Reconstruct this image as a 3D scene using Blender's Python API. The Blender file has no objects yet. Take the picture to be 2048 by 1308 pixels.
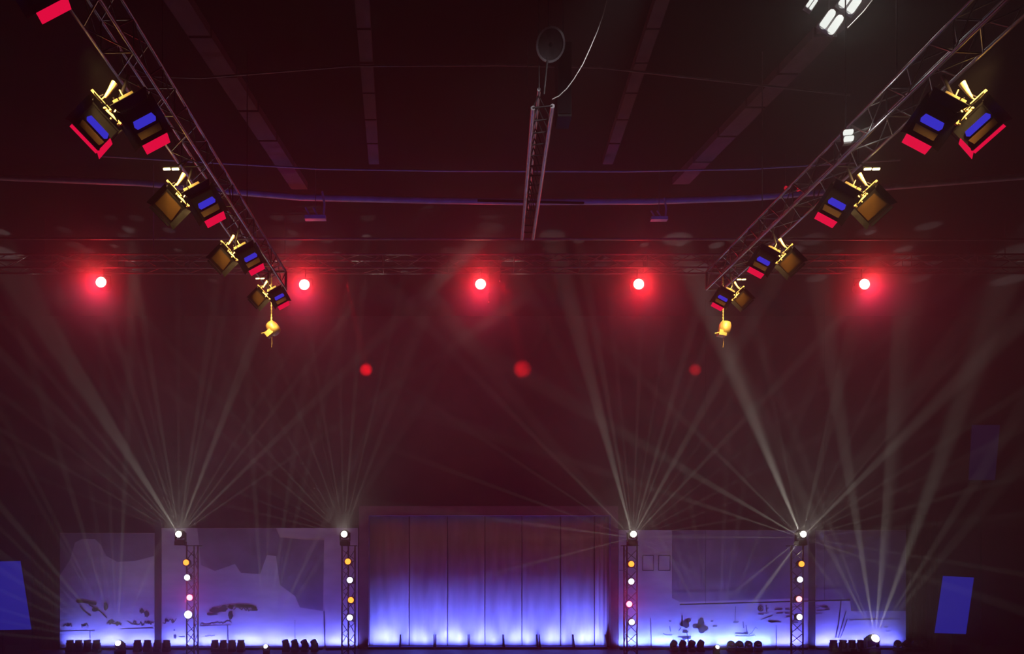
import bpy, bmesh, math, random
from mathutils import Vector, Matrix
S = bpy.context.scene
C = S.collection
R = math.radians
F = 1300.0; PX, PY = 905.0, 1130.0          # focal length and principal point in photograph pixels
EYE = 2.57                                    # camera height over the stage floor
CEIL = EYE + 8.0
def at(x, y, Y):
    """point seen at photograph pixel (x, y) at distance Y"""
    return Vector(((x - PX) / F * Y, Y, EYE + (PY - y) / F * Y))
rnd = random.Random(7)

# ------------------------------------------------------------------ render look
S.view_settings.view_transform = 'Standard'; S.view_settings.look = 'None'
S.view_settings.exposure = 0; S.view_settings.gamma = 1; S.view_settings.use_curve_mapping = False
S.cycles.use_adaptive_sampling = False
S.cycles.max_bounces = 2; S.cycles.diffuse_bounces = 1; S.cycles.glossy_bounces = 1; S.cycles.volume_bounces = 0
S.cycles.sample_clamp_indirect = 4

cam = bpy.data.cameras.new('camera'); co = bpy.data.objects.new('camera', cam); C.objects.link(co)
co.location = (0, 0, EYE); co.rotation_euler = (R(90), 0, 0)
cam.sensor_width = 36; cam.lens = F / 2048 * 36
cam.shift_x = (1024 - PX) / 2048; cam.shift_y = (PY - 654) / 2048
cam.clip_end = 200
S.camera = co

# stage haze fills the hall
W = bpy.data.worlds.new('hall_air'); S.world = W; W.use_nodes = True; nt = W.node_tree
for x in list(nt.nodes): nt.nodes.remove(x)
wo = nt.nodes.new('ShaderNodeOutputWorld'); ws = nt.nodes.new('ShaderNodeVolumeScatter')
ws.inputs['Density'].default_value = .02; ws.inputs['Anisotropy'].default_value = .5
ws.inputs['Color'].default_value = (1, 1, 1, 1)
nt.links.new(ws.outputs[0], wo.inputs['Volume'])

# ------------------------------------------------------------------ materials
def mat(name, col, rough=.5, metal=0, var=.25, scale=8, stretch=(1, 1, 1), bump=0, spec=.5):
    m = bpy.data.materials.new(name); m.use_nodes = True; n = m.node_tree; b = n.nodes['Principled BSDF']
    b.inputs['Roughness'].default_value = rough; b.inputs['Metallic'].default_value = metal; b.inputs['Specular IOR Level'].default_value = spec
    tc = n.nodes.new('ShaderNodeTexCoord'); mp = n.nodes.new('ShaderNodeMapping'); mp.inputs['Scale'].default_value = stretch
    no = n.nodes.new('ShaderNodeTexNoise'); no.inputs['Scale'].default_value = scale; no.inputs['Detail'].default_value = 4
    n.links.new(tc.outputs['Object'], mp.inputs[0]); n.links.new(mp.outputs[0], no.inputs['Vector'])
    rp = n.nodes.new('ShaderNodeValToRGB')
    rp.color_ramp.elements[0].position = .35; rp.color_ramp.elements[1].position = .65
    rp.color_ramp.elements[0].color = tuple(c * (1 - var) for c in col) + (1,)
    rp.color_ramp.elements[1].color = tuple(min(1, c * (1 + var)) for c in col) + (1,)
    n.links.new(no.outputs['Fac'], rp.inputs[0]); n.links.new(rp.outputs[0], b.inputs['Base Color'])
    if bump:
        bu = n.nodes.new('ShaderNodeBump'); bu.inputs['Strength'].default_value = bump
        n.links.new(no.outputs['Fac'], bu.inputs['Height']); n.links.new(bu.outputs[0], b.inputs['Normal'])
    return m
def glow(name, col, s):
    m = bpy.data.materials.new(name); m.use_nodes = True; b = m.node_tree.nodes['Principled BSDF']
    b.inputs['Base Color'].default_value = (.0, .0, .0, 1); b.inputs['Specular IOR Level'].default_value = 0
    b.inputs['Emission Color'].default_value = tuple(col) + (1,); b.inputs['Emission Strength'].default_value = s
    m.cycles.emission_sampling = 'NONE'      # the lamp objects beside each glass do the lighting
    return m
M = dict(
    black=mat('black_painted_metal', (.010, .010, .010), .55, 0, .3, 20, spec=.2),
    silver=mat('truss_aluminium', (.3, .3, .31), .3, 1, .15, 12),
    bright=mat('bright_aluminium', (.8, .76, .82), .33, .55, .1, 12),
    dark=mat('dark_steel', (.10, .09, .095), .45, .6, .3, 10),
    bronze=mat('brown_shade_metal', (.07, .035, .009), .6, .1, .3, 5, spec=.1),
    gold=mat('amber_coated_metal', (.95, .70, .32), .38, .3, .15, 14),
    canvas=mat('pale_canvas', (.38, .38, .42), .9, 0, .12, 1.2, (1, 1, 3)),
    paint=mat('dark_scenery_paint', (.015, .013, .02), .85, 0, .5, 3),
    paint2=mat('violet_scenery_paint', (.15, .14, .2), .9, 0, .25, 1.5),
    curtain=mat('pale_stage_panel_cloth', (.38, .39, .42), .95, 0, .14, 1.5, (3, 1, .5)),
    wall=mat('dark_hall_wall', (.06, .045, .05), .95, 0, .6, .5, spec=0),
    ceil=mat('black_hall_ceiling', (.006, .005, .006), .95, 0, .5, .6, spec=0),
    floor=mat('dark_stage_floor', (.035, .03, .035), .5, 0, .3, 3),
    drape=mat('black_drape_cloth', (.015, .012, .015), .95, 0, .3, 4, (6, 1, .3), spec=.05),
    rail=mat('ceiling_rail_paint', (.10, .06, .07), .8, 0, .2, 5, spec=.05),
    wood=mat('maroon_trim_paint', (.16, .09, .11), .8, 0, .2, 4),
    pipe=mat('grey_pipe_paint', (.2, .2, .24), .5, .2, .2, 6),
    cable=mat('white_cable_sheath', (.8, .78, .75), .4, 0, .05, 30),
    lens_dark=mat('dark_glass_lens', (.02, .02, .03), .08, 0, .1, 4),
    e_white=glow('white_lamp_glass', (1, .97, .86), 14),
    e_redcore=glow('red_lamp_glass', (1, .75, .5), 10),
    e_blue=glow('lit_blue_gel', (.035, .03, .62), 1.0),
    e_red=glow('red_door_glow', (.85, .004, .055), 1.0),  # glow standing for lamp light on the barn doors
    e_par_or=glow('orange_led_glass', (1, .28, .03), 3.2),
    e_par_wh=glow('bluish_white_led_glass', (.75, .8, 1), 5),
    e_par_pk=glow('pink_led_glass', (1, .3, .35), 4),
    e_warm=glow('warm_lamp_glass', (1, .72, .32), 6),
    e_cool=glow('cool_tube_glass', (.8, .83, .78), 1.3),
    screen=glow('blue_lit_screen', (.014, .016, .30), 1.0),
    screen2=glow('dim_blue_screen', (.004, .003, .02), 1.0),
    e_dot=glow('red_glint_glow', (.5, .004, .02), 1.0),  # glow standing for small red glints
)

# ------------------------------------------------------------------ mesh helpers
class MB:
    def __init__(s): s.v = []; s.f = []; s.m = []; s.sm = []
    def add(s, vs, fs, mi=0, smooth=False):
        o = len(s.v); s.v += [tuple(v) for v in vs]; s.f += [tuple(i + o for i in f) for f in fs]
        s.m += [mi] * len(fs); s.sm += [smooth] * len(fs); return s
    def box(s, c, d, mi=0, taper=1.0, mt=None):
        """box with centre c, size d; taper scales the +y end"""
        c = Vector(c); vs = []
        for y in (-1, 1):
            k = taper if y > 0 else 1
            for z in (-1, 1):
                for x in (-1, 1): vs.append(c + Vector((x * d[0] / 2 * k, y * d[1] / 2, z * d[2] / 2 * k)))
        if mt: vs = [mt @ v for v in vs]
        return s.add(vs, [(0, 1, 3, 2), (4, 6, 7, 5), (0, 4, 5, 1), (2, 3, 7, 6), (0, 2, 6, 4), (1, 5, 7, 3)], mi)
    def tube(s, pts, r, n=8, mi=0, r2=None):
        pts = [Vector(p) for p in pts]; vs = []; fs = []
        for i, p in enumerate(pts):
            t = (pts[min(i + 1, len(pts) - 1)] - pts[max(i - 1, 0)]).normalized()
            a = t.orthogonal().normalized() if i == 0 else (a - t * a.dot(t)).normalized()
            b = t.cross(a)
            rr = r if r2 is None else r + (r2 - r) * i / max(1, len(pts) - 1)
            for k in range(n):
                an = 2 * math.pi * k / n; vs.append(p + a * math.cos(an) * rr + b * math.sin(an) * rr)
        for i in range(len(pts) - 1):
            for k in range(n):
                fs.append((i * n + k, i * n + (k + 1) % n, (i + 1) * n + (k + 1) % n, (i + 1) * n + k))
        s.add(vs, fs, mi, True)
        L = (len(pts) - 1) * n
        s.add(vs[:n], [tuple(range(n))[::-1]], mi); s.add(vs[L:], [tuple(range(n))], mi)
        return s
    def lathe(s, prof, n=20, mt=None, mi=0, smooth=True, caps=True):
        """profile [(radius, y)] turned about the y axis"""
        vs = []; fs = []
        for (r, y) in prof:
            for k in range(n):
                an = 2 * math.pi * k / n; vs.append(Vector((r * math.cos(an), y, r * math.sin(an))))
        if mt: vs = [mt @ v for v in vs]
        for i in range(len(prof) - 1):
            for k in range(n): fs.append((i * n + k, (i + 1) * n + k, (i + 1) * n + (k + 1) % n, i * n + (k + 1) % n))
        if not caps: return s.add(vs, fs, mi, smooth)
        fs2 = [tuple(range(n)), tuple(range((len(prof) - 1) * n, len(prof) * n))[::-1]]
        o = len(s.v); s.add(vs, fs, mi, smooth); s.f += [tuple(i + o for i in f) for f in fs2]; s.m += [mi] * 2; s.sm += [False] * 2
        return s
    def poly(s, pts, off, mi=0):
        """flat prism of outline pts, extruded by off"""
        n = len(pts); off = Vector(off); a = [Vector(p) for p in pts]; b = [p + off for p in a]
        return s.add(a + b, [tuple(range(n))[::-1], tuple(range(n, 2 * n))] + [(i, (i + 1) % n, n + (i + 1) % n, n + i) for i in range(n)], mi)
    def build(s, name, mats, parent=None, loc=None, rot=None):
        me = bpy.data.meshes.new(name); me.from_pydata(s.v, [], s.f)
        if not isinstance(mats, (list, tuple)): mats = [mats]
        for m in mats: me.materials.append(m)
        me.polygons.foreach_set('material_index', s.m); me.polygons.foreach_set('use_smooth', s.sm); me.update()
        bm = bmesh.new(); bm.from_mesh(me); bmesh.ops.recalc_face_normals(bm, faces=bm.faces); bm.to_mesh(me); bm.free()
        o = bpy.data.objects.new(name, me); C.objects.link(o)
        if parent: o.parent = parent
        if loc is not None: o.location = loc
        if rot is not None: o.rotation_euler = rot
        return o
def tag(o, label, cat, group=None):
    o['label'] = label; o['category'] = cat
    if group: o['group'] = group
    return o
def thing(name, loc, label, cat, group=None, rot=None):
    o = bpy.data.objects.new(name, None); o.empty_display_size = .1; C.objects.link(o); o.location = loc
    if rot is not None: o.rotation_euler = rot
    return tag(o, label, cat, group)
def struct(o): o['kind'] = 'structure'; return o
def copy_tree(o, parent=None):
    c = o.copy(); C.objects.link(c)
    if parent: c.parent = parent
    for ch in [x for x in C.objects if x.parent == o]: copy_tree(ch, c)
    return c
def spot(p, d, e, ang, col, blend=.6, r=.02, name='beam_light', parent=None):
    l = bpy.data.lights.new(name, 'SPOT'); l.energy = e; l.spot_size = R(ang); l.spot_blend = blend; l.color = col; l.shadow_soft_size = r
    o = bpy.data.objects.new(name, l); C.objects.link(o); o.location = p; o.rotation_euler = Vector(d).to_track_quat('-Z', 'Y').to_euler(); return o
def point(p, e, col, r=.03, name='lamp_light'):
    l = bpy.data.lights.new(name, 'POINT'); l.energy = e; l.color = col; l.shadow_soft_size = r
    o = bpy.data.objects.new(name, l); C.objects.link(o); o.location = p; return o
def area(p, d, e, sx, sy, col, spread=180, name='batten_light', up=None):
    l = bpy.data.lights.new(name, 'AREA'); l.shape = 'RECTANGLE'; l.size = sx; l.size_y = sy; l.energy = e; l.color = col; l.spread = R(spread)
    o = bpy.data.objects.new(name, l); C.objects.link(o); o.location = p
    z = -Vector(d).normalized(); x = Vector((1, 0, 0)); y = z.cross(x).normalized(); x = y.cross(z)
    o.rotation_euler = Matrix((x, y, z)).transposed().to_euler(); return o

# ------------------------------------------------------------------ the hall
XL, XR, YB, YF = -16.5, 19.0, 20.9, -6.0
def slab(name, c, d, m): return struct(MB().box(c, d).build(name, m))
cx, cy = (XL + XR) / 2, (YB + YF) / 2
slab('floor', (cx, cy, -.1), (XR - XL, YB - YF, .2), M['floor'])
slab('ceiling', (cx, cy, CEIL + .1), (XR - XL, YB - YF, .2), M['ceil'])
slab('wall_back', (cx, YB + .1, CEIL / 2), (XR - XL, .2, CEIL), M['wall'])
slab('wall_left', (XL - .1, cy, CEIL / 2), (.2, YB - YF, CEIL), M['wall'])
slab('wall_right', (XR + .1, cy, CEIL / 2), (.2, YB - YF, CEIL), M['wall'])
# portal round the centre panels
def pxbox(name, x0, y0, x1, y1, Y, depth, m, floor=False):
    a = at(x0, y0, Y); b = at(x1, y1, Y); zb = 0 if floor else b.z
    return MB().box(((a.x + b.x) / 2, Y + depth / 2, (a.z + zb) / 2), (b.x - a.x, depth, a.z - zb)).build(name, m)
YS = 20.0                                     # plane of the painted scenery
struct(pxbox('trim_1', 718, 1012, 1236, 1031, YS - .05, .3, M['wood']))
struct(pxbox('trim_2', 718, 1031, 737, 1297, YS - .05, .3, M['wood'], True))
struct(pxbox('trim_3', 1222, 1031, 1236, 1297, YS - .05, .3, M['wood'], True))

# ------------------------------------------------------------------ centre panels with pleats
seams = [738, 818, 895, 970, 1044, 1122, 1190, 1221]
ordn = ['first', 'second', 'third', 'fourth', 'fifth', 'sixth', 'seventh', 'eighth']
for i in range(7):
    a = at(seams[i] + .6, 1032, YS + .18); b = at(seams[i + 1] - .6, 1297, YS + .18)
    n = 40; vs = []; fs = []
    for j in range(n + 1):
        t = j / n; x = a.x + (b.x - a.x) * t
        y = YS + .18 + .018 * math.sin(t * 9 + i) + .012 * math.sin(t * 23 + i * 2) + .05 * (2 * abs(t - .5)) ** 6
        vs += [(x, y, .02), (x, y, a.z), (x, y + .03, .02), (x, y + .03, a.z)]
    for j in range(n):
        k = j * 4; fs += [(k, k + 4, k + 5, k + 1), (k + 2, k + 3, k + 7, k + 6), (k + 1, k + 5, k + 7, k + 3), (k, k + 2, k + 6, k + 4)]
    fs += [(0, 1, 3, 2), (n * 4, n * 4 + 2, n * 4 + 3, n * 4 + 1)]
    o = MB().add(vs, fs, 0, True).build('stage_panel', M['curtain'])
    tag(o, f'blue-lit cloth panel in the centre portal, {ordn[i]} of seven from the left', 'stage panel', 'cloth panels in the centre portal')

# ------------------------------------------------------------------ painted flats
def flat(name, x0, x1, ytop, label, blobs, strokes, dark):
    a = at(x0, ytop, YS); b = at(x1, 1297, YS)
    mb = MB().box(((a.x + b.x) / 2, YS + .05, a.z / 2), (b.x - a.x, .1, a.z))
    def pp(x, y, e=.004): q = at(x, y, YS); return Vector((min(max(q.x, a.x + .01), b.x - .01), YS - e, min(max(q.z, .02), a.z - .01)))
    for k, pl in enumerate(dark): mb.poly([pp(x, y, .002) for x, y in pl], (0, -.002, 0), 2)
    r2 = random.Random(hash(x0) % 1000)
    for (x, y, rx, ry) in blobs:
        pts = []
        for k in range(14):
            an = 2 * math.pi * k / 14; q = r2.uniform(.72, 1.2)
            pts.append(pp(x + rx * q * math.cos(an), y + ry * q * math.sin(an), .006))
        mb.poly(pts, (0, -.002, 0), 1)
    for st in strokes:
        w = st[0]; pts = st[1:]
        for (x, y), (u, v) in zip(pts, pts[1:]):
            L = math.hypot(u - x, v - y) or 1; nx, ny = -(v - y) / L * w / 2, (u - x) / L * w / 2
            mb.poly([pp(x + nx, y + ny, .006), pp(u + nx, v + ny, .006), pp(u - nx, v - ny, .006), pp(x - nx, y - ny, .006)], (0, -.002, 0), 1)
    o = mb.build(name, [M['canvas'], M['paint'], M['paint2']])
    return tag(o, label, 'scenery flat', 'painted scenery flats')
def ell(cx, cy, rx, ry, w): return [w] + [(cx + rx * math.cos(t * .524), cy + ry * math.sin(t * .524)) for t in range(13)]
def zig(x0, y0, x1, y1, n, amp, w, seed):
    q = random.Random(seed); return [w] + [(x0 + (x1 - x0) * i / n + q.uniform(-1, 1) * amp * .4, y0 + (y1 - y0) * i / n + q.uniform(-1, 1) * amp) for i in range(n + 1)]
flat('scenery_flat', 119, 309, 1066, 'blue-lit flat at the far left with a dark branch painted over small bushes',
     [(160, 1203, 9, 3), (212, 1213, 5, 8), (190, 1219, 8, 4), (284, 1222, 5, 5), (293, 1228, 5, 7), (222, 1243, 7, 3), (235, 1247, 4, 4), (137, 1250, 3, 3), (170, 1250, 3, 3), (298, 1245, 4, 3), (285, 1250, 3, 2), (270, 1248, 3, 2)],
     [[5, (154, 1202), (172, 1204), (193, 1208)], [2, (178, 1209), (200, 1222), (214, 1236)], [2, (160, 1212), (168, 1222), (182, 1232)],
      zig(128, 1250, 145, 1250, 8, 4, 1.6, 1), zig(163, 1252, 176, 1248, 7, 4, 1.6, 2), zig(214, 1246, 243, 1250, 12, 4, 1.6, 3), zig(255, 1246, 306, 1246, 18, 5, 1.6, 4),
      [1.2, (121, 1262), (190, 1261)], [1, (180, 1262), (180, 1290)], [1.2, (240, 1258), (306, 1256)]],
     [[(120, 1067), (120, 1150), (140, 1120), (150, 1085), (165, 1078), (190, 1078), (202, 1090), (213, 1112), (235, 1124), (270, 1122), (308, 1112), (308, 1067)]])
flat('scenery_flat', 323, 716, 1056, 'blue-lit flat between the first totem and portal with a leafy branch painted on it',
     [(433, 1220, 12, 6), (447, 1218, 9, 7), (462, 1214, 6, 5), (461, 1231, 5, 10), (480, 1213, 9, 3), (495, 1213, 10, 3.5), (508, 1217, 6, 5), (333, 1240, 4, 3), (346, 1244, 3, 3), (350, 1273, 3, 5), (349, 1260, 2, 2), (425, 1228, 12, 3)],
     [[4, (455, 1214), (475, 1210), (505, 1212), (515, 1221)], zig(325, 1243, 352, 1240, 10, 5, 1.5, 5), zig(400, 1247, 462, 1244, 16, 4, 1.5, 6), zig(468, 1216, 512, 1220, 16, 4, 2, 8),
      [1, (400, 1252), (462, 1250)], [2, (455, 1250), (457, 1294)], [2, (648, 1222), (650, 1294)], [1, (590, 1240), (590, 1294)], zig(410, 1272, 430, 1271, 6, 1.5, 1.4, 9), zig(358, 1274, 370, 1273, 5, 1, 1.4, 10)],
     [[(395, 1057), (402, 1130), (430, 1142), (470, 1128), (482, 1146), (520, 1148), (534, 1110), (552, 1112), (560, 1170), (590, 1192), (600, 1215), (646, 1222), (648, 1080), (612, 1080), (560, 1075), (552, 1057)]])
flat('scenery_flat', 1237, 1617, 1060, 'blue-lit flat beside the portal with dark trees and brushed lettering on it',
     [(1369, 1248, 9, 8), (1377, 1241, 5, 4), (1402, 1243, 7, 8), (1404, 1257, 11, 9), (1393, 1252, 9, 5), (1371, 1263, 7, 3), (1372, 1276, 9, 3), (1381, 1283, 6, 2.5), (1340, 1242, 3, 2), (1492, 1266, 5, 3), (1424, 1242, 3, 2), (1430, 1252, 5, 2), (1472, 1244, 6, 2.2), (1521, 1217, 2, 3), (1545, 1243, 9, 2.2)],
     [[2.5, (1364, 1231), (1364, 1252)], [2, (1339, 1252), (1341, 1263)], [1.5, (1326, 1266), (1331, 1270), (1344, 1270)], [2.5, (1355, 1274), (1382, 1273)], [2, (1373, 1263), (1377, 1285)], [1.5, (1357, 1262), (1362, 1255)],
      [1.2, (1471, 1213), (1470, 1243)], [2.2, (1470, 1266), (1494, 1267)], [2.4, (1486, 1243), (1487, 1256)], [1.8, (1492, 1250), (1494, 1264)], [1.2, (1497, 1270), (1504, 1265), (1511, 1254), (1515, 1258)], zig(1470, 1272, 1512, 1271, 12, 1.2, 1, 12),
      ell(1521, 1217, 5, 5.5, 1.8), [1.8, (1532, 1210), (1533, 1224)], [1.4, (1533, 1216), (1537, 1216)], [1.8, (1516, 1228), (1527, 1229)], [1.4, (1531, 1227), (1537, 1226)],
      [2.2, (1550, 1219), (1565, 1218)], [2.2, (1570, 1218), (1582, 1219)], [1.6, (1552, 1227), (1566, 1226)], [1.6, (1570, 1226), (1580, 1226)], [2, (1572, 1234), (1583, 1233)], [2.4, (1538, 1243), (1562, 1244)], [1.2, (1521, 1240), (1545, 1231)], [1.4, (1584, 1214), (1606, 1212)], [2, (1585, 1244), (1596, 1245)],
      [1.2, (1285, 1111), (1307, 1111), (1307, 1141), (1285, 1141), (1285, 1111)], [1.2, (1317, 1111), (1340, 1111), (1340, 1141), (1317, 1141), (1317, 1111)], [1.2, (1238, 1141), (1247, 1141)],
      [1, (1301, 1236), (1303, 1294)], [1, (1552, 1250), (1553, 1294)]],
     [[(1344, 1061), (1344, 1196), (1360, 1204), (1617, 1196), (1617, 1061)]])
flat('scenery_flat', 1631, 1812, 1060, 'blue-lit flat at the far right crossed by slanting painted stripes',
     [(1655, 1219, 5, 1.5), (1648, 1214, 8, 1.5), (1772, 1254, 5, 1), (1776, 1262, 5, 1)],
     [[2, (1682, 1200), (1677, 1245), (1671, 1275)], [1.8, (1692, 1222), (1684, 1250), (1676, 1276)], [1.6, (1694, 1238), (1688, 1258), (1680, 1276)],
      [1.2, (1632, 1215), (1655, 1212)], [1.4, (1633, 1222), (1652, 1220)], [1.2, (1632, 1228), (1644, 1227)], [1.1, (1700, 1240), (1800, 1238)]],
     [[(1632, 1061), (1632, 1200), (1700, 1200), (1702, 1222), (1811, 1222), (1811, 1061)]])
for x0, x1, w in ((309, 323, 'between the far left flat and its neighbour'), (1617, 1631, 'between the two flats at the right of stage')):
    tag(pxbox('scenery_post', x0 + .5, 1040, x1 - .5, 1297, YS - .02, .2, M['paint'], True), f'dark scenery post {w}', 'post', 'dark scenery posts')
# hung bars and dark cloths in front of the right-hand flats
t = thing('fly_bar', at(1520, 1205, 19.6), 'thin dark bar hung across the flat with brushed lettering', 'bar')
p0, p1 = at(1360, 1209, 19.6) - t.location, at(1700, 1200, 19.6) - t.location
MB().tube([p0, p1], .02).build('tube', M['black'], t)
for q in (.15, .85):
    p = p0.lerp(p1, q); MB().tube([p, p + Vector((0, 0, CEIL - (p + t.location).z))], .006, 5).build('wire', M['black'], t)
def cloth(name, x0, y0, x1, y1, Y, label):
    a = at(x0, y0, Y); b = at(x1, y1, Y); n = 50; vs = []; fs = []
    for j in range(n + 1):
        t = j / n; x = a.x + (b.x - a.x) * t; y = Y + .03 * math.sin(t * 40) + .015 * math.sin(t * 97)
        vs += [(x, y, b.z), (x, y, a.z), (x, y + .02, b.z), (x, y + .02, a.z)]
    for j in range(n):
        k = j * 4; fs += [(k, k + 4, k + 5, k + 1), (k + 2, k + 3, k + 7, k + 6), (k + 1, k + 5, k + 7, k + 3), (k, k + 2, k + 6, k + 4)]
    fs += [(0, 1, 3, 2), (n * 4, n * 4 + 2, n * 4 + 3, n * 4 + 1)]
    return tag(MB().add(vs, fs, 0, True).build(name, M['drape']), label, 'curtain', 'black masking cloths')
cloth('masking_curtain', 63, 1030, 118, 1308, 19.7, 'black masking curtain beside the far left flat')
cloth('masking_curtain', 1813, 1030, 1877, 1308, 19.7, 'black masking curtain beside the far right flat')

# side screens lit blue
def side_screen(pts, Y, m, label):
    mb = MB(); v = [at(x, y, Y) for x, y in pts]; mb.poly(v, (0, .06, 0), 0)
    c = sum(v, Vector()) / len(v)
    t = thing('side_screen', c, label, 'screen', 'blue side screens')
    for i in range(len(mb.v)): mb.v[i] = tuple(Vector(mb.v[i]) - c)
    mb.build('screen_cloth', m, t)
    f = MB(); n = len(v)
    for i in range(n): f.tube([v[i] - c + Vector((0, .05, 0)), v[(i + 1) % n] - c + Vector((0, .05, 0))], .03, 6)
    f.build('frame', M['black'], t)
    mid = (min(p.x for p in v) + max(p.x for p in v)) / 2 - c.x
    MB().tube([Vector((mid, .12, 0)), Vector((mid, .12, -c.z))], .03, 6).build('post', M['black'], t)
    return t
side_screen([(-60, 1124), (40, 1122), (62, 1259), (-60, 1261)], 19.0, M['screen'], 'blue-lit slanted screen standing at the far left edge of the stage')
side_screen([(1887, 1152), (1948, 1155), (1932, 1268), (1870, 1266)], 19.0, M['screen'], 'blue-lit slanted screen standing beyond the far right masking curtain')
side_screen([(1945, 850), (2000, 850), (1990, 960), (1938, 960)], 19.4, M['screen2'], 'very dim blue screen high above the far right side screen')

# ------------------------------------------------------------------ led battens washing the scenery
def batten(x0, x1, label, e=1.0, Yw=YS, col=(.13, .15, 1), plates=False):
    a = at(x0, 1297, Yw - .24); b = at(x1, 1297, Yw - .24); w = b.x - a.x; c = ((a.x + b.x) / 2, Yw - .24, 0)
    t = thing('led_batten', c, label, 'batten light', 'led battens along the foot of the scenery')
    MB().box((0, 0, .035), (w, .12, .07)).build('housing', M['black'], t)
    MB().box((0, .02, .073), (w * .95, .06, .006)).build('lens', M['e_blue'], t)
    if plates:
        for q in (-1, 1):
            xx = q * (w / 2 + .012); MB().poly([(xx, -.06, 0), (xx, .26, 0), (xx, .26, .42), (xx, .16, .42), (xx, -.06, .09)], (q * .018, 0, 0)).build('shade_fin', M['black'], t)  # black fins added to stand for the dark gaps between washes
    area((c[0], c[1] + .02, .085), (0, .75, 1), 44 * w * e, w * .94, .05, col, 118)
cs = [(737, 798), (802, 866), (873, 935), (941, 1005), (1010, 1073), (1082, 1146), (1150, 1212)]
es = [1.0, .8, 1.0, .85, .9, .85, 1.15]
for i, ((a, b), e) in enumerate(zip(cs, es)):
    batten(a, b, f'floor batten washing the centre portal blue, {ordn[i]} of seven', e, YS + .12, plates=True)
for i, (a, b) in enumerate([(122, 180), (184, 244), (248, 306), (326, 386), (390, 452), (460, 520), (524, 586), (590, 646), (652, 712)]):
    batten(a, b, f'floor batten washing the scenery left of the portal, {(ordn + ["ninth"])[i]} from the outer end', [.7, .8, .8, .9, .9, .95, .9, .9, 1][i])
for i, (a, b) in enumerate([(1240, 1300), (1304, 1366), (1370, 1432), (1436, 1498), (1502, 1551), (1556, 1614), (1634, 1694), (1698, 1754), (1758, 1808)]):
    batten(a, b, f'floor batten washing the scenery right of the portal, {(ordn + ["ninth"])[i]} from the portal', [1.2, 1.3, 1.3, 1.3, 1.3, .9, 1, .8, .6][i], col=(.11, .17, 1) if i < 5 else (.13, .14, 1))

# ------------------------------------------------------------------ totem towers with led pars
def tri_truss_parts(t, w, h):
    P = [Vector((-w / 2, 0, 0)), Vector((w / 2, 0, 0)), Vector((-.04, .22, 0))]
    for p in P: MB().tube([p + Vector((0, 0, .03)), p + Vector((0, 0, h))], .022, 8).build('chord', M['dark'], t)
    b = MB(); n = int(h / .3)
    for i in range(3):
        A, B = P[i], P[(i + 1) % 3]
        for k in range(n):
            z0 = .1 + (h - .2) * k / n; z1 = .1 + (h - .2) * (k + 1) / n
            if k % 2: A, B = B, A
            b.tube([A + Vector((0, 0, z0)), B + Vector((0, 0, z1))], .011, 5)
            if k % 2: A, B = B, A
    b.build('bracing', M['dark'], t)
    MB().box((0, .08, .015), (w + .3, .5, .03)).build('base_plate', M['black'], t)
    MB().box((0, .08, h + .01), (w + .06, .3, .02)).build('top_plate', M['black'], t)
def par(p, m, label, glowcol, ge, r=.07):
    t = thing('led_par', p, label, 'par light', 'led pars on the totem towers')
    MB().lathe([(r * 1.12, -.03), (r * 1.2, 0), (r * 1.15, .09), (r * .7, .13)], 20).build('housing', M['black'], t)
    MB().lathe([(r * .3, -.044), (r * .7, -.038), (r, -.028)], 20).build('lens', m, t)
    y = MB(); y.tube([(-r * 1.35, .03, 0), (-r * 1.35, .05, -.06), (-r, .12, -.1), (r, .12, -.1), (r * 1.35, .05, -.06), (r * 1.35, .03, 0)], .008, 6)
    y.build('yoke', M['black'], t)
    point(p + Vector((0, -.09, 0)), ge, glowcol, .04, 'par_light')
ORc, BLc, PKc = (1, .08, .02), (.22, .25, 1), (1, .03, .25)
YT = 18.0
towers = [
    ('first totem from the left', 373.5, 396, [(373, 1125, 'o'), (375, 1155, 'w'), (380, 1195, 'p'), (377, 1229, 'W')], (358, 1069)),
    ('second totem from the left', 684, 710, [(696, 1123, 'o'), (700, 1160, 'w'), (702, 1200, 'o'), (700, 1235, 'w')], (689, 1069)),
    ('third totem from the left', 1248, 1274, [(1262, 1128, 'o'), (1262, 1163, 'w'), (1258, 1208, 'p'), (1263, 1244, 'w')], (1265, 1075)),
    ('fourth totem from the left', 1582, 1606, [(1602, 1128, 'o'), (1599, 1159, 'w'), (1597, 1198, 'r'), (1598, 1234, 'w')], (1603, 1075)),
]
kinds = {'o': ('e_par_or', ORc, 3, 'orange'), 'w': ('e_par_wh', BLc, 4, 'bluish white'), 'W': ('e_par_wh', BLc, 45, 'bright white'), 'p': ('e_par_pk', PKc, 60, 'pink'), 'r': ('e_par_pk', ORc, 8, 'red')}
posn = ['topmost', 'second from the top', 'third from the top', 'lowest']
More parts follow.
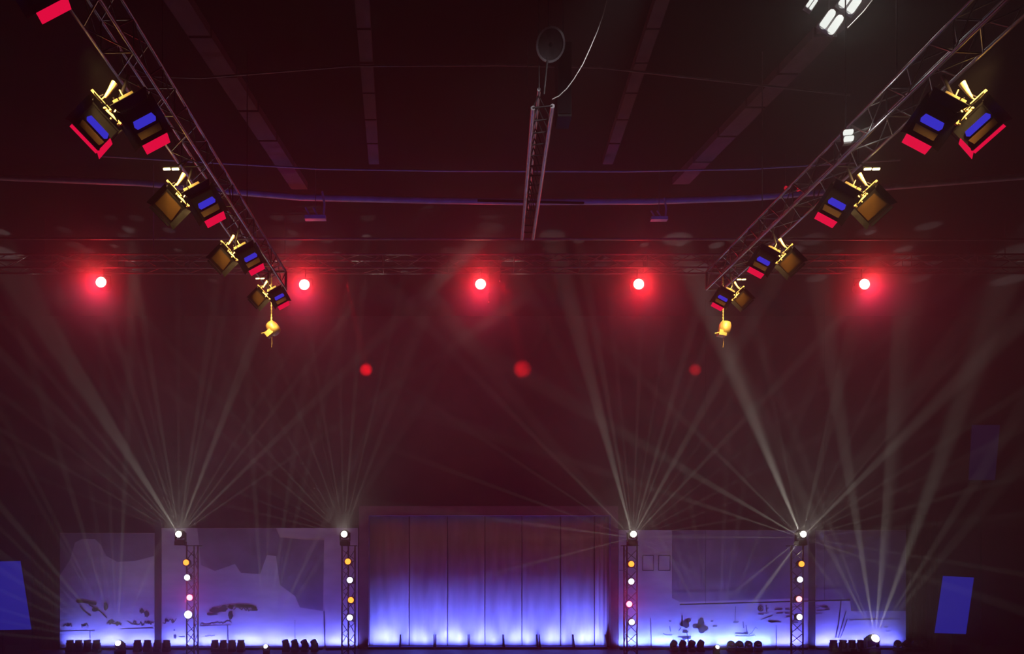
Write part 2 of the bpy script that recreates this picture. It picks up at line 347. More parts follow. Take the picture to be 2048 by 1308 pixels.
def head_parts(t, tilt, pan=0, lens='lens_dark', s=1.0, boxy=False):
    MB().box((0, 0, .05 * s), (.22 * s, .22 * s, .1 * s)).box((0, 0, .105 * s), (.16 * s, .16 * s, .02 * s)).build('base', M['black'], t)
    y = MB(); 
    for sx in (-1, 1):
        y.box((sx * .118 * s, 0, .21 * s), (.018 * s, .09 * s, .2 * s))
    y.box((0, 0, .13 * s), (.25 * s, .1 * s, .03 * s)); y.build('yoke', M['black'], t, rot=(0, 0, pan))
    h = MB()
    if boxy: h.lathe([(.06 * s, .16 * s), (.1 * s, .12 * s), (.105 * s, 0), (.115 * s, -.12 * s), (.11 * s, -.13 * s)], 16)
    else: h.lathe([(.03 * s, .14 * s), (.08 * s, .12 * s), (.11 * s, .05 * s), (.115 * s, -.03 * s), (.105 * s, -.1 * s), (.08 * s, -.125 * s)], 20)
    ho = h.build('head', M['black'], t, loc=(0, 0, .27 * s), rot=(tilt, 0, pan))
    MB().lathe([(.02 * s, -.142 * s), (.05 * s, -.139 * s), (.075 * s, -.127 * s)], 20).build('lens', M[lens], ho)
    return t
for name, x0, x1, lamps, hd in towers:
    xc = (x0 + x1) / 2; b = at(xc, 1297, YT); w = (x1 - x0) / F * YT; h = at(0, 1092, YT).z
    t = thing('truss_tower', (b.x, YT, 0), f'dark triangular truss tower, {name}, with four lit pars', 'truss tower', 'totem truss towers')
    tri_truss_parts(t, w, h)
    for i, (x, y, k) in enumerate(lamps):
        mm, gc, ge, cn = kinds[k]
        par(at(x, y, YT - .16), M[mm], f'lit {cn} par, {posn[i]} on the {name}', gc, ge, .085 if k != 'W' else .11)
    t = thing('beam_head', (b.x + (at(hd[0], 0, YT).x - b.x) * .9, YT + .02, h + .02), f'small beam head throwing white rays atop the {name}', 'moving head', 'beam heads on the totem towers')
    head_parts(t, 0, 0, 'e_white', 1.12)

# ------------------------------------------------------------------ white beams (one spot per ray of each head)
WH = (1, .95, .80)
def fan(x, y, Y, rays, k=1.0, col=WH, seed=3, yd=(.0, .35)):
    q = random.Random(seed); p = at(x, y, Y - .22)
    spot(p, (0, -.25, 1), 38 * k, 150, col, 1, .05, 'beam_spill')
    for (a, e, w) in rays:
        t = R(a); spot(p, (math.sin(t), -q.uniform(*yd), math.cos(t)), e ** .7 * k * 5400, w * 1.3, col, .8, .015)
fans = [
    (358, 1069, 18, 2.6, [(-66, .3, 2), (-57, .8, 1.8), (-50, .9, 1.6), (-43, 1.2, 2.4), (-36, .8, 2.2), (-30, 1.6, 5), (-25, 1.2, 2), (-20, .9, 1.4), (-14, .9, 2.2), (-8, .6, 1.4), (-2, 1.0, 2), (4, .7, 1.4), (11, 1, 2.2), (18, .8, 1.6), (26, 1.2, 3), (33, .6, 1.6), (44, .8, 1.4), (52, .7, 2), (60, .4, 1.5)]),
    (688, 1069, 18, 2.2, [(-84, .6, 1.5), (-76, .5, 2), (-68, .7, 1.6), (-60, .5, 1.6), (-50, .9, 2), (-42, 1.1, 1.8), (-35, .6, 1.4), (-28, .8, 1.6), (-20, 1.0, 1.8), (-13, .7, 1.4), (-7, .8, 1.6), (0, .7, 1.6), (7, 1.1, 1.8), (13, 1.2, 1.6), (22, .3, 3)]),
    (1265, 1075, 18, 2.6, [(-104, .8, 1.5), (-84, .5, 2), (-70, .7, 1.6), (-57, .5, 1.6), (-48, .5, 2), (-19, 1.5, 4), (-14, 1.2, 2), (-7, .8, 1.4), (-1, .9, 1.6), (6, .8, 1.4), (13, 1.2, 2.4), (20, 1, 2), (27, 1.4, 3.4), (34, .8, 1.4), (41, 1.6, 2.2), (49, .6, 1.6), (60, .5, 2), (70, .6, 1.6), (80, 1.2, 1.6), (88, .6, 1.6), (108, .8, 1.5), (120, .6, 2.5)]),
    (1603, 1075, 18, 2.6, [(-90, .8, 1.6), (-74, .5, 2), (-62, .7, 3), (-50, .6, 2), (-29, 1.6, 4), (-22, 1.2, 5), (-12, .6, 2), (4, 1.2, 1.6), (12, .6, 3), (24, .6, 2), (33, .7, 1.6), (42, 1.6, 4), (52, 1.0, 2), (62, .7, 2), (73, .9, 2), (84, .6, 2), (101, 1.3, 1.8), (112, .6, 3), (-126, .8, 2), (-138, .8, 3), (155, .3, 2)]),
    (235, 1289, 18.6, 2.8, [(-84, .8, 2), (-78, .6, 2), (-71, .9, 2), (-64, .7, 2), (-57, .9, 2.4), (-50, .7, 1.6), (-44, 1.0, 2), (-38, .9, 1.6), (-33, 1.3, 2.4), (-27, 1, 1.6), (-21, 1, 1.6), (-14, 1.4, 2), (-8, .7, 1.6), (-2, 1, 1.6), (5, .8, 1.8), (12, .7, 1.6), (30, .5, 2), (-108, .4, 2), (-118, .4, 2)]),
    (530, 1295, 18.6, 2.6, [(-45, .4, 2), (-38, .8, 1.8), (-31, 1, 1.8), (-26, .9, 1.4), (-21, .6, 1.4), (-14, .5, 1.4), (-8, .5, 1.4), (-1, 1.5, 1.8), (7, .7, 1.6), (12, 1.1, 1.8), (18, .9, 1.6), (26, 1, 2.4), (34, .5, 2)]),
    (1437, 1296, 18.6, 2.6, [(-43, .8, 2), (-33, 1, 1.8), (-26, .5, 1.8), (-19, .6, 1.6), (-11, .8, 1.8), (-3, .7, 1.8), (5, .7, 2), (13, .8, 2), (22, .6, 1.6), (31, 1.2, 3), (39, 1, 2), (48, .5, 2.4)]),
    (1750, 1280, 18.6, 2.6, [(-30, .9, 3), (-23, 1, 2), (-17, 1, 3), (-10, 1.2, 3), (-3, 1.5, 2), (0, 1.8, 3), (6, 1, 3), (13, 1.2, 4), (20, 1, 4), (27, 1, 3), (-38, .5, 2), (38, .4, 4)]),
]
for i, (x, y, Y, k, rays) in enumerate(fans): fan(x, y, Y, rays, k, seed=i)

# ------------------------------------------------------------------ floor moving heads
rows = [
    ('before the far left flat', [140, 157, 175, 193], 0, 0, True),
    ('around the left scenery post', [275, 295, 315, 333], 0, 0, True),
    ('below the painted leafy branch', [430, 447, 464, 482], 0, 0, True),
    ('just left of the second totem', [572, 590, 610, 629], 25, -30, True),
    ('below the painted dark trees', [1347, 1365, 1383, 1401], 40, 35, False),
    ('under the brushed lettering', [1462, 1479, 1497, 1516], 90, 0, False),
    ('below the slanting stripes at the right', [1667, 1686, 1704, 1722], 0, 0, True),
    ('before the far right masking curtain', [1796, 1814, 1831, 1848], 60, -40, False),
]
def find_kids(o): return [x for x in C.objects if x.parent == o]
for gname, xs, tilt, pan, boxy in rows:
    proto = None
    for i, x in enumerate(xs):
        p = at(x, 1297, 19.3); lab = f'black moving head, {ordn[i]} from the left of four {gname}'
        if proto is None:
            proto = thing('moving_head', (p.x, 19.3, 0), lab, 'moving head', f'four heads {gname}')
            # the head's own y axis points backwards: tilt -90 aims it straight up
            head_parts(proto, R(-90 + tilt), R(pan), 'lens_dark', .85, boxy); o = proto
        else:
            o = copy_tree(proto); o['label'] = lab
        o.location = (p.x, 19.3, 0)
        if o is not proto:
            for ch in find_kids(o):
                if ch.name.startswith('head'): ch.rotation_euler[0] += R(rnd.uniform(-9, 9)); ch.rotation_euler[2] += R(rnd.uniform(-10, 10))
for (x, y, w, s) in ((235, 1289, 'at the foot of the far left flat', 1), (530, 1295, 'below the painted leafy branch', .8), (1437, 1296, 'between the two rows right of the painted trees', .8), (1750, 1280, 'at the right beside the slanting stripes', 1)):
    p = at(x, y, 18.55)
    t = thing('beam_head', (p.x, 18.7, 0), f'floor beam head bursting with white rays {w}', 'moving head', 'beam heads on the stage floor')
    head_parts(t, R(-25), 0, 'e_white', max(.4, p.z / .29))

# ------------------------------------------------------------------ the five red lamps on the rear truss
def hbar(name, pts, r, m, label, cat, group=None, n=8):
    c = sum((Vector(p) for p in pts), Vector()) / len(pts)
    o = MB().tube([Vector(p) - c for p in pts], r, n).build(name, m, loc=c); return tag(o, label, cat, group)
def box_truss(name, A, B, w, h, label, cat, m='silver', step=.35, r=.025, hang=(), group=None, plates=True):
    """four-chord truss from A to B (lower left chord), width w along x or y, height h"""
    A = Vector(A); B = Vector(B); ax = (B - A).normalized(); side = Vector((0, 0, 1)).cross(ax).normalized() * -1; up = Vector((0, 0, 1))
    t = thing(name, (A + B) / 2, label, cat, group); o = (A + B) / 2
    cor = [(-w / 2, 0), (w / 2, 0), (w / 2, h), (-w / 2, h)]
    def P(q, s): return A.lerp(B, q) - o + side * s[0] + up * s[1]
    for s in cor: MB().tube([P(0, s), P(1, s)], r, 10).build('chord', M[m], t)
    L = (B - A).length; n = max(2, int(L / step)); b = MB()
    for i in range(4):
        s0, s1 = cor[i], cor[(i + 1) % 4]
        for k in range(n):
            a, c = (s0, s1) if k % 2 == 0 else (s1, s0)
            b.tube([P(k / n, a), P((k + 1) / n, c)], r * .42, 5)
            if k % 3 == 0: b.tube([P(k / n, s0), P(k / n, s1)], r * .42, 5)
    b.build('bracing', M[m], t)
    if plates:
        for q in (0, 1):
            f = MB()
            for i in range(4): f.tube([P(q, cor[i]), P(q, cor[(i + 1) % 4])], r * 1.1, 8)
            f.build('end_frame', M[m], t)
    for q in hang:
        p = P(q, (0, h)); MB().tube([p, Vector((p.x, p.y, CEIL - .01 - o.z))], .008, 5).build('sling', M['dark'], t)
    return t
zr = at(0, 541, 15).z
box_truss('rear_truss', (at(-150, 0, 15).x, 15, zr), (at(2250, 0, 15).x, 15, zr), .3, .3, 'long dark truss across the hall carrying the five red lamps', 'truss', 'dark', .5, .022, (.1, .3, .5, .7, .9))
hbar('ceiling_pipe', [at(-100, 477, 14.2), at(2200, 479, 14.2)], .03, M['dark'], 'thin dark pipe just above the long rear truss', 'pipe')
RED = (1, .003, .015)
for i, (x, y) in enumerate([(203, 565), (609, 570), (961, 569), (1277, 569), (1728, 569)]):
    p = at(x, y, 14.85)
    t = thing('red_beam_lamp', p, f'blazing red beam lamp under the rear truss, {ordn[i]} of five from the left', 'stage lamp', 'five red lamps on the rear truss')
    q = MB().lathe([(.13, -.02), (.15, 0), (.15, .15), (.1, .28), (.03, .3)], 24); q.build('housing', M['black'], t, rot=(0, 0, 0))
    MB().lathe([(.03, -.045), (.08, -.04), (.118, -.02)], 24).build('lens', M['e_redcore'], t)
    y_ = MB(); y_.tube([(-.17, .08, 0), (-.17, .08, .18), (.17, .08, .18), (.17, .08, 0)], .012, 6).tube([(0, .08, .18), (0, .1, zr - p.z)], .014, 6); y_.build('yoke', M['black'], t)
    src = p + Vector((0, -.1, 0)); tocam = Vector((0, 0, EYE)) - src
    spot(src, Vector((tocam.x * .5, tocam.y, tocam.z)).normalized() + Vector((0, 0, -.42)), 120, 58, RED, .45, .1, 'red_lamp_light')
    spot(src, Vector((0, -.5, -1)), 58, 130, (1, .08, .35), 1, .1, 'red_wash_light')

# haze ball added round each red lamp to stand for its lens glare
hz = bpy.data.materials.new('glare_haze'); hz.use_nodes = True; n_ = hz.node_tree
for x in list(n_.nodes): n_.nodes.remove(x)
ho_ = n_.nodes.new('ShaderNodeOutputMaterial'); vs_ = n_.nodes.new('ShaderNodeVolumeScatter'); tc_ = n_.nodes.new('ShaderNodeTexCoord')
gr_ = n_.nodes.new('ShaderNodeTexGradient'); gr_.gradient_type = 'SPHERICAL'; pw_ = n_.nodes.new('ShaderNodeMath'); pw_.operation = 'POWER'; pw_.inputs[1].default_value = 3
mu_ = n_.nodes.new('ShaderNodeMath'); mu_.operation = 'MULTIPLY'; mu_.inputs[1].default_value = .75
n_.links.new(tc_.outputs['Object'], gr_.inputs[0]); n_.links.new(gr_.outputs['Fac'], pw_.inputs[0]); n_.links.new(pw_.outputs[0], mu_.inputs[0])
n_.links.new(mu_.outputs[0], vs_.inputs['Density']); n_.links.new(vs_.outputs[0], ho_.inputs['Volume']); vs_.inputs['Anisotropy'].default_value = 0
for i, (x, y) in enumerate([(203, 565), (609, 570), (961, 569), (1277, 569), (1728, 569)]):
    p = at(x, y, 14.85) + Vector((0, -.15, -.12))
    bm = bmesh.new(); bmesh.ops.create_icosphere(bm, subdivisions=3, radius=1.0); me = bpy.data.meshes.new('haze'); bm.to_mesh(me); bm.free(); me.materials.append(hz)  # mesh of the added glare ball
    o = bpy.data.objects.new('haze', me); C.objects.link(o); o.location = p; o.scale = (1.75, 1.6, 2.0); o['kind'] = 'stuff'
    tag(o, f'added haze ball for lens glare round the red lamp, {ordn[i]} of five from the left', 'haze', 'added glare haze round the red lamps')
    point(p + Vector((0, -.05, .05)), 66, (1, .003, .02), .1, 'glare_haze_fill_light')  # unseen red point added to light the haze ball

# soft red pools on the back wall
for (x, y, w, e) in ((732, 739, 2.6, 1), (1045, 737, 3.6, 1), (1390, 739, 2.2, .5)):
    tgt = at(x, y, 20.88); src = at(x - 40, 560, 15.2); spot(src, tgt - src, 17000 * e, w * 1.8, RED, 1, .02, 'pool_light')

# ------------------------------------------------------------------ long trusses with lamp clusters
LT = box_truss('lighting_truss', (-3.30, 3.6, EYE + 4.98), (-3.17, 11.75, EYE + 4.98), .32, .32, 'silver box truss running back on the left above the amber-lit lamp clusters', 'truss', 'silver', .3, .02, (.1, .45, .8), 'long side trusses')
RT = box_truss('lighting_truss', (5.15, 3.6, EYE + 4.98), (4.74, 11.75, EYE + 4.98), .3, .32, 'silver box truss running back on the right with white glints on its chords', 'truss', 'silver', .3, .02, (.1, .45, .8), 'long side trusses')

def flood(p, sgn, yaw, s, label, roll=33, gel=True, redside=False, amber=False, red=True, outer=False):
    th = R(-roll) * sgn
    mt = Matrix.Rotation(R(yaw) * sgn, 4, 'Z') @ Matrix.Rotation(R(28), 4, 'X') @ Matrix.Rotation(th, 4, 'Y')
    t = thing('flood_light', p, label, 'flood light', 'flood lights under the side trusses', mt.to_euler())
    def sc(v): return tuple(a * s for a in v)
    m = -sgn        # which end the side flap sits
    MB().box(sc((0, .12, .0)), sc((.34, .24, .34)), taper=.62).box(sc((0, -.005, .165)), sc((.36, .02, .02))).box(sc((0, -.005, -.165)), sc((.36, .02, .02))).build('housing', M['black'], t)
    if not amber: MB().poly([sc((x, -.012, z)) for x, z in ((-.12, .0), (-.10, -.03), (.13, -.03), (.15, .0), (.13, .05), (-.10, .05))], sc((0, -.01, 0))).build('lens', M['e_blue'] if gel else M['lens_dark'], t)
    # barn doors: top dark, lower and some sides glow red for lamp light on them
    MB().poly([sc(v) for v in ((-.17, -.01, .17), (.17, -.01, .17), (.22, -.12, .25), (-.22, -.12, .25))], sc((0, .006, .006))).build('barn_door', M['black'], t)
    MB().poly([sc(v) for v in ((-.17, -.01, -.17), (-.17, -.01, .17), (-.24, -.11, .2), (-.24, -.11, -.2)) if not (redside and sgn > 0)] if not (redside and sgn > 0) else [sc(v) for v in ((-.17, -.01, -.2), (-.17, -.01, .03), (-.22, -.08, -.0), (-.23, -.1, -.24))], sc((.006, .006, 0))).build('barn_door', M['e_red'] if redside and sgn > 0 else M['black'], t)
    rs = redside and sgn < 0
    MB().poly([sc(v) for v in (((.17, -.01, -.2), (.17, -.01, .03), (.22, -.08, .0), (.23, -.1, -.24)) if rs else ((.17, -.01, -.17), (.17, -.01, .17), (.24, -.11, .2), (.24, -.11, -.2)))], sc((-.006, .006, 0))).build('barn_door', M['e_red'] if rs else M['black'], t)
    rd = MB().poly([sc(v) for v in (((-.17, -.02, -.19), (.17, -.02, -.19), (.17, -.04, -.225), (-.17, -.04, -.225)) if outer else ((-.15, -.02, -.18), (.17, -.02, -.18), (.15, -.07, -.27), (-.15, -.07, -.27)))], sc((0, -.006, .006))).build('glowing_door', M['e_red'] if red else M['black'], t)
    if red: rd['label'] = 'barn door glowing red'
    if not amber: MB().poly([sc(v) for v in ((-.13, -.014, -.06), (.15, -.014, -.06), (.14, -.05, -.13), (-.12, -.05, -.13))], sc((0, .004, .004))).build('shade_panel', M['bronze'], t)
    if amber: MB().poly([sc(v) for v in ((-.15, -.018, -.12), (-.15, -.018, .13), (.12, -.018, .13), (.15, -.018, -.12))], sc((0, .004, 0))).build('amber_light_face', M['bronze'], t)  # amber lamp light on the housing put in as a coloured face
    # yoke: dark arms, amber cross bar
    y = MB()
    for x in (-.19, .19): y.tube([sc((x, .08, 0)), sc((x, .06, .2)), sc((x * .8, .03, .32))], .009 * s, 6)
    y.build('yoke', M['dark'], t)
    bx, bz, by = (.13 * sgn, .25, -.09) if outer else (-.05 * sgn, .27, -.05)
    b = MB().box(sc((bx - .035 * m, by, bz)), sc((.17, .022, .03))).box(sc((bx + .095 * m, by - .006, bz)), sc((.06, .022, .034))).tube([sc((bx, by, bz)), sc((bx, .03, bz + .08))], .008 * s, 6)
    b.build('yoke_bar', M['gold'], t)['label'] = 'amber-lit bar of the yoke'
    return t
def cluster(cxp, cyp, Y, side, where, k=1.0, s=1.0, twin=True, floods='io', wl=1.0, oa=False):
    c = at(cxp, cyp, Y); n = 1 if side == 'l' else -1
    if 'i' in floods: flood(c + Vector((n * .245, 0, -.055)) * s, n, 18, s * .9, f'inner black flood light with red glowing door, {where}', 33)
    if 'o' in floods: flood(c + Vector((-n * .27, .05, -.06)) * s, -n, -28, s * .86, f'outer flood light turned away from the stage centre, {where}', 38, oa, oa, not oa, oa, True)
    if not twin and floods == 'i': return
    t = thing('lamp_bracket', c, f'amber-lit hanging bracket with crossed arms, {where}', 'bracket', 'brackets of the lamp clusters')
    def v(x, y, z): return Vector((n * x, y, z)) * s
    MB().tube([v(0, 0, .0), v(-.02, .05, .25), v(.04, .1, .5 / s)], .016 * s, 8).build('hanger', M['dark'], t)
    MB().tube([v(-.10, -.1, .13), v(-.05, -.1, .2), v(.0, -.1, .28)], .012 * s, 8, r2=.03 * s).build('clamp', M['gold'], t)
    a = MB(); a.box((0, 0, 0), (.24 * s, .02 * s, .02 * s), mt=Matrix.Translation(v(-.01, -.12, -.07)) @ Matrix.Rotation(R(44) * n, 4, 'Y'))
    a.box((0, 0, 0), (.16 * s, .018 * s, .014 * s), mt=Matrix.Translation(v(.0, -.1, -.02)) @ Matrix.Rotation(R(-60) * n, 4, 'Y'))
    for (x, z) in ((.02, .03), (-.03, -.02), (.05, -.16), (-.08, .0)): a.lathe([(.004, -.012), (.013, -.006), (.013, .006), (.004, .012)], 8, Matrix.Translation(v(x, -.13, z)) @ Matrix.Scale(s, 4))
    a.build('crossed_arm', M['gold'], t)
    if twin:
        tp = c + v(-.16, -.12, .33)
        w = thing('twin_lamp', tp, f'small warm lamp with two glowing tubes, {where}', 'lamp', 'twin lamps of the clusters')
        MB().box((0, .02, .022 * s), (.24 * s, .05 * s, .02 * s)).tube([(0, .02, .03 * s), v(.14, .12, .18)], .01 * s, 6).build('housing', M['black'], w)
        for q in (-1, 1): MB().tube([(q * .055 * s - .045 * s, 0, 0), (q * .055 * s + .04 * s, 0, .003)], .014 * s, 8).build('tube', M['e_warm'], w)
    spot(c + v(-.06, -.5, .3), v(.04, .5, -.22), 130 * wl * s * s, 68, (1, .62, .22), .9, .1, 'amber_fill_light')  # unseen amber spot added in front to light the bars
cluster(14, -48, 5.28, 'l', 'cut by the top left corner', twin=False, floods='i')
cluster(240, 235, 6.6, 'l', 'nearest under the left truss', twin=False, oa=True)
cluster(375, 400, 8.08, 'l', 'second under the left truss', s=.95)
cluster(472, 510, 9.52, 'l', 'third under the left truss', s=.85, twin=False)
cluster(537, 590, 10.93, 'l', 'last under the left truss', s=.72)
cluster(1908, 235, 6.6, 'r', 'nearest under the right truss', twin=False, oa=True, wl=1.3)
cluster(1708, 400, 8.08, 'r', 'second under the right truss', s=.95)
cluster(1553, 516, 9.6, 'r', 'third under the right truss', s=.85, twin=False)
cluster(1465, 592, 10.93, 'r', 'last under the right truss', s=.72)

# amber-lit hoists hanging from the truss ends
def hoist(x, y, Y, top, rot, label):
    p = at(x, y, Y); t = thing('chain_hoist', p, label, 'hoist', 'hoists at the truss ends')
    mt = Matrix.Rotation(rot, 4, 'Y')
    b = MB().lathe([(.04, -.11), (.085, -.1), (.1, -.04), (.1, .05), (.08, .1), (.03, .11)], 16, Matrix.Translation((.03, 0, .03)) @ mt @ Matrix.Rotation(R(90), 4, 'X'))
    b.build('motor_body', M['gold'], t)
    c = MB().box((0, 0, 0), (.13, .12, .09), mt=Matrix.Translation((-.03, -.02, -.07)) @ mt).tube([(-.16, -.05, -.08), (-.08, -.05, -.06)], .014, 6); c.build('gear_case', M['gold'], t)
    ch = MB(); zt = top - p.z; k = 0; z = .08
    while z < zt: 
        ch.box((0, 0, z), (.022, .008, .03)) if k % 2 else ch.box((0, 0, z), (.008, .022, .03)); z += .026; k += 1
    ch.build('chain', M['gold'], t)
    MB().tube([(0, 0, -.1), (.01, 0, -.2), (0, 0, -.3)], .006, 5).build('hanging_cord', M['gold'], t)
    spot(p + Vector((-.05, -.5, .3)), Vector((.05, .5, -.3)), 30, 60, (1, .6, .15), .8, .04, 'amber_fill_light')  # unseen amber spot added to light the hoist
hoist(543, 660, 11.2, EYE + 4.98, R(-40), 'amber-lit chain hoist hanging below the end of the left truss')
hoist(1446, 660, 11.2, EYE + 4.98, R(10), 'amber-lit chain hoist hanging below the end of the right truss')

# ------------------------------------------------------------------ centre ladder, speaker, round lamp, white cable
t = thing('ladder_truss', at(1075, 340, 8), 'narrow shiny ladder truss hanging over the centre of the hall', 'truss'); o = t.location.copy()
lt = [at(1066, 216, 6.9), at(1044, 478, 10)]; rt = [at(1105, 212, 6.9), at(1066, 478, 10)]
for q in (lt, rt): MB().tube([q[0] - o, q[1] - o], .024, 12).build('chord', M['bright'], t)
top = [at(1078, 225, 7.1) + Vector((0, 0, .25)), at(1055, 460, 10) + Vector((0, 0, .3))]
MB().tube([top[0] - o, top[1] - o], .02, 10).build('chord', M['bright'], t)
b = MB(); n = 14
for k in range(n):
    f = lambda q, u: q[0].lerp(q[1], u) - o
    b.tube([f(lt, k / n), f(rt, k / n)], .009, 5); b.tube([f(lt, k / n), f(top, (k + .5) / n)], .008, 5); b.tube([f(top, (k + .5) / n), f(rt, (k + 1) / n)], .008, 5)
b.build('bracing', M['dark'], t)
for u in (0, .97):
    p = top[0].lerp(top[1], u) - o; MB().tube([p, Vector((p.x, p.y, CEIL - .01 - o.z))], .008, 5).build('sling', M['dark'], t)
hbar('cross_bar', [at(955, 401, 9.4), at(1168, 406, 9.4)], .018, M['black'], 'black bar crossing beneath the ladder truss', 'bar')
p = at(1126, 172, 7.4)
t = thing('speaker_column', p, 'tall black loudspeaker column hanging beside the round lamp', 'speaker')
wx, hz = 27 / F * 7.4, 146 / F * 7.4
MB().box((0, 0, 0), (wx, .22, hz)).build('cabinet', M['black'], t)
MB().box((0, -.115, 0), (wx * .86, .012, hz * .95)).build('grille', M['drape'], t)
MB().box((0, -.02, -hz / 2 - .006), (wx, .2, .012)).build('base_plate', M['black'], t)
MB().tube([(0, 0, hz / 2), (0, 0, CEIL - .01 - p.z)], .01, 6).build('rod', M['dark'], t)
p = at(1100, 90, 7.0)
t = thing('round_lamp', p, 'round dark lamp with a shiny rim above the loudspeaker column', 'lamp')
rt_ = Matrix.Rotation(R(35), 4, 'X')
MB().lathe([(.13, -.05), (.15, -.04), (.15, .02), (.11, .14), (.04, .2)], 28, rt_).build('housing', M['dark'], t)
MB().lathe([(.135, -.065), (.155, -.06), (.155, -.04), (.135, -.04), (.135, -.065)], 28, rt_, smooth=False, caps=False).build('rim', M['bright'], t)
MB().lathe([(.02, -.05), (.13, -.048), (.13, -.044)], 28, rt_).build('lens', M['lens_dark'], t)
MB().tube([(0, .1, .1), (0, .12, CEIL - .01 - p.z)], .01, 6).tube([(-.02, .03, -.1), (-.06, .05, -.5)], .012, 6).build('rod', M['dark'], t)
pts = [(1219, -25), (1214, 0), (1206, 30), (1195, 62), (1181, 95), (1166, 128), (1148, 158), (1133, 178), (1118, 192), (1104, 199)]
hbar('hanging_cable', [at(x, y, 6.6) for x, y in pts], .0052, M['cable'], 'thin white cable curving down to the top of the ladder truss', 'cable', None, 6)
q_ = at(1330, -140, 5.6); spot(q_, at(1110, 190, 6.7) - q_, 60, 62, (1, .93, .95), .8, .1, 'fill_light')  # unseen spot added to brighten the ladder truss and cable

# ------------------------------------------------------------------ ceiling rails, pipes and odd fittings
def rail(x0, y0, x1, y1, label, w=.34):
    zc = 7.86
    def P(x, y): Y = zc * F / (PY - y); return Vector(((x - PX) / F * Y, Y, EYE + zc))
    a, b = P(x0, y0), P(x1, y1); t = thing('ceiling_rail', (a + b) / 2, label, 'rail', 'rails under the ceiling'); o = (a + b) / 2
    n = 6
    for k in range(n):
        p, q = a.lerp(b, (k + .03) / n) - o, a.lerp(b, (k + .97) / n) - o
        sd = Vector((w / 2, 0, 0)); up = Vector((0, 0, .14))
        MB().poly([p - sd, p + sd, q + sd, q - sd], up).build('rail_segment', M['rail'], t)
rail(338, -20, 600, 380, 'pale segmented rail under the ceiling, leftmost of four')
rail(722, -20, 748, 330, 'narrow segmented rail under the ceiling, second of four from the left', .2)
rail(1332, -20, 1215, 330, 'narrow segmented rail under the ceiling, third of four from the left', .2)
rail(1742, -20, 1360, 370, 'pale segmented rail under the ceiling, rightmost of four')
def arc(pts, Y, n=24):
    out = []
    for i in range(len(pts) - 1):
        for k in range(n // (len(pts) - 1)):
            t = k / (n // (len(pts) - 1)); out.append(at(pts[i][0] + (pts[i + 1][0] - pts[i][0]) * t, pts[i][1] + (pts[i + 1][1] - pts[i][1]) * t, Y))
    out.append(at(*pts[-1], Y)); return out
hbar('ceiling_pipe', arc([(-60, 352), (280, 366), (470, 384), (600, 395), (850, 401), (1040, 404), (1300, 403), (1500, 396), (1800, 372), (2150, 345)], 13.2), .062, M['pipe'], 'thick curved pipe catching blue light across the hall', 'pipe', 'blue-lit pipes')
hbar('ceiling_pipe', arc([(200, 312), (430, 326), (640, 338), (900, 342), (1250, 343), (1500, 338), (1800, 320)], 12.4), .016, M['pipe'], 'thin pipe above the thick blue-lit pipe', 'pipe', 'blue-lit pipes')
hbar('ceiling_pipe', arc([(250, 150), (400, 156), (700, 132), (1000, 130), (1200, 135), (1700, 190)], 10.2), .015, M['dark'], 'faint thin pipe highest under the ceiling', 'pipe', 'blue-lit pipes')
def blue_fit(x, y, Y, s, label):
    p = at(x, y, Y); t = thing('hanging_fitting', p, label, 'bracket', 'blue-lit brackets under the pipe')
    MB().box((0, 0, 0), (.44 * s, .1, .08 * s)).build('tray', M['pipe'], t)
    a = MB()
    for q in (-.16, 0): a.tube([(q * s + .05, 0, .03 * s), (q * s - .05 * s, 0, .22 * s)], .02 * s, 6)
    a.build('strut', M['pipe'], t)
    MB().tube([(.17 * s, 0, 0), (.19 * s, 0, .3 * s), (.14 * s, 0, .56 * s)], .025 * s, 6).build('hook', M['pipe'], t)
    MB().tube([(0, 0, .05), (0, 0, CEIL - .01 - p.z)], .008, 5).build('rod', M['dark'], t)
blue_fit(631, 436, 13.0, .95, 'blue-lit bracket under the thick pipe, left of centre')
blue_fit(1318, 438, 13.0, .75, 'fainter blue-lit bracket under the thick pipe, right of centre')
for x in (480, 800, 1180, 1500): area(at(x, 470, 12.2) , (0, .55, 1), 5, 3.4, .3, (.10, .08, 1), 120, 'blue_pipe_fill')  # unseen blue strips added to light the pipes
area(at(250, 480, 12.2), (0, .55, 1), 1.0, 2.4, .3, (.12, .10, 1), 120, 'blue_pipe_fill')  # one more added blue strip, weaker, at the left

# bright tubes on the rightmost rail and a small white lamp by the truss
def tube_lamp(x, y, Y, L, r, ang, label, e=1.0):
    p = at(x, y, Y); t = thing('tube_lamp', p, label, 'lamp', 'white tube lamps by the right rail')
    d = Vector((math.cos(R(ang)), 0, math.sin(R(ang)))) * L / 2; sd = Vector((-d.z, 0, d.x)).normalized() * r * 1.25
    for q in (-1, 1): MB().tube([sd * q - d, sd * q + d], r, 8).build('tube', M['e_cool'], t)
    MB().box((0, 0, 0), (L, .05, r * 5), mt=Matrix.Translation((0, .05, 0)) @ Matrix.Rotation(-R(ang), 4, 'Y')).build('tray', M['dark'], t)
    MB().tube([(0, .06, 0), (0, .06, CEIL - .01 - p.z)], .008, 5).build('rod', M['dark'], t)
    point(p + Vector((0, -.15, -.1)), 5 * e, (1, .97, .9), .05, 'tube_light')
tube_lamp(1663, 44, 8.4, .20, .05, 55, 'short white double tube lamp at the near end of the rightmost rail')
tube_lamp(1700, 4, 8.0, .16, .05, 55, 'bright white double tube lamp cut by the top edge of the view')
tube_lamp(1624, 6, 8.0, .12, .02, 55, 'small dim tube lamp left of the brighter ones at the top edge', .4)
tube_lamp(1697, 271, 7.6, .09, .03, 5, 'small white lamp beside the right truss', .5)
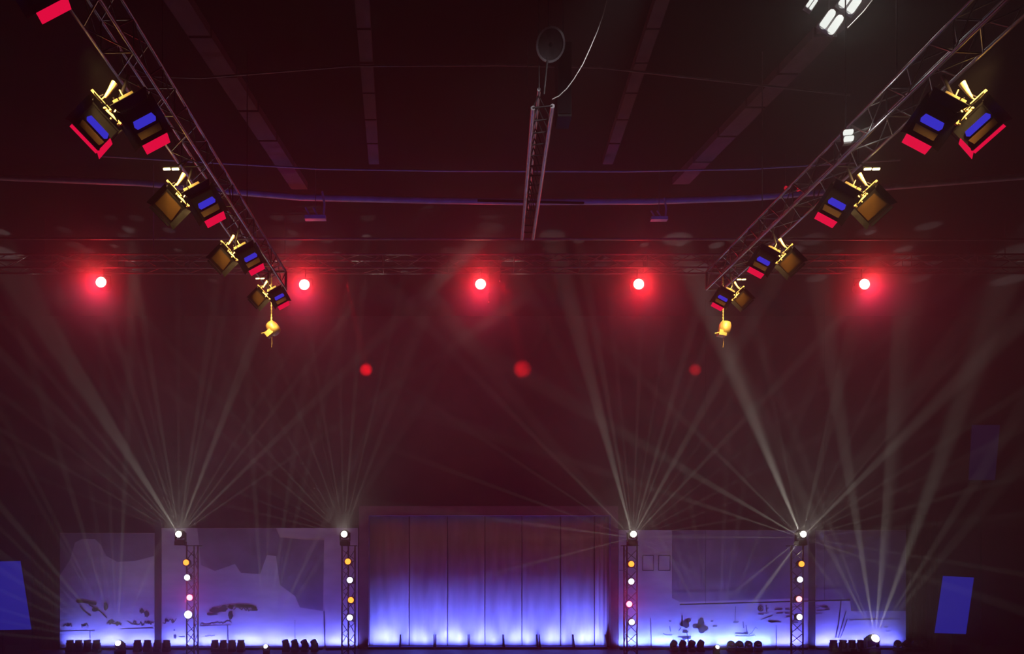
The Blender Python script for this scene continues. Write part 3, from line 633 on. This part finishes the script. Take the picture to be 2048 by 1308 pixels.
hbar('hanging_cable', [at(1752, -10, 8), at(1728, 22, 8), at(1695, 56, 8)], .006, M['cable'], 'short pale cable slanting beside the white tube lamps', 'cable')
hbar('suspension_rod', [at(307, 500, 13), at(307, 428, 13), Vector((at(307, 0, 13).x, 13, CEIL))], .012, M['rail'], 'thin vertical rod left of the left truss', 'rod')
def chain_drop(x, y0, y1, Y, label):
    a, b = at(x, y0, Y), at(x, y1, Y); t = thing('drop_chain', (a + b) / 2, label, 'chain', 'chains by the middle red lamp'); o = (a + b) / 2
    c = MB(); z = b.z
    k = 0
    while z < zr: 
        c.box((a.x - o.x, 0, z - o.z), (.03, .01, .045) if k % 2 else (.01, .03, .045)); z += .04; k += 1
    c.build('links', M['silver'], t)
    MB().lathe([(.005, -.03), (.028, -.015), (.028, .015), (.005, .03)], 12, Matrix.Translation(b - o)).build('weight', M['silver'], t)
chain_drop(978, 560, 606, 14.6, 'silver chain with a weight hanging right beside the middle red lamp')
chain_drop(1001, 535, 562, 14.6, 'shorter silver chain hanging further from the middle red lamp')
for x, y, w in ((1572, 375, 'further from'), (1597, 379, 'closer to')):
    p = at(x, y, 12.6); t = thing('red_glint', p, f'tiny glowing red glint {w} the right truss', 'lamp', 'tiny red glints beside the right truss')
    MB().lathe([(.012, -.025), (.034, 0), (.027, .03)], 10).build('lens', M['e_dot'], t); MB().tube([(0, .02, 0), (0, .03, CEIL - .01 - p.z)], .006, 5).build('rod', M['dark'], t)  # red glints put in as small glowing beads on added rods

# ------------------------------------------------------------------ unseen fill lights added to lift the hall
area((1, 2, CEIL - .4), (0, .5, -1), 2, 10, 4, (1, .9, .8), 180, 'fill_light')  # unseen dim warm fill added overhead
area((1, 15, 1.0), (0, -.15, 1), 1.5, 14, 3, (1, .25, .5), 180, 'rail_fill_light')  # unseen reddish fill added to bring out the ceiling rails

for x, w in ((215, 2.2), (520, 5.0), (980, 6.0), (1430, 5.0), (1720, 2.4)):
    area(Vector((at(x, 0, 18.3).x, 18.3, .15)), (0, 1, .9), 3.2 * w, w, .2, (.3, .06, 1), 110, 'blue_fill_light')  # unseen blue fill added to turn the upper flats violet
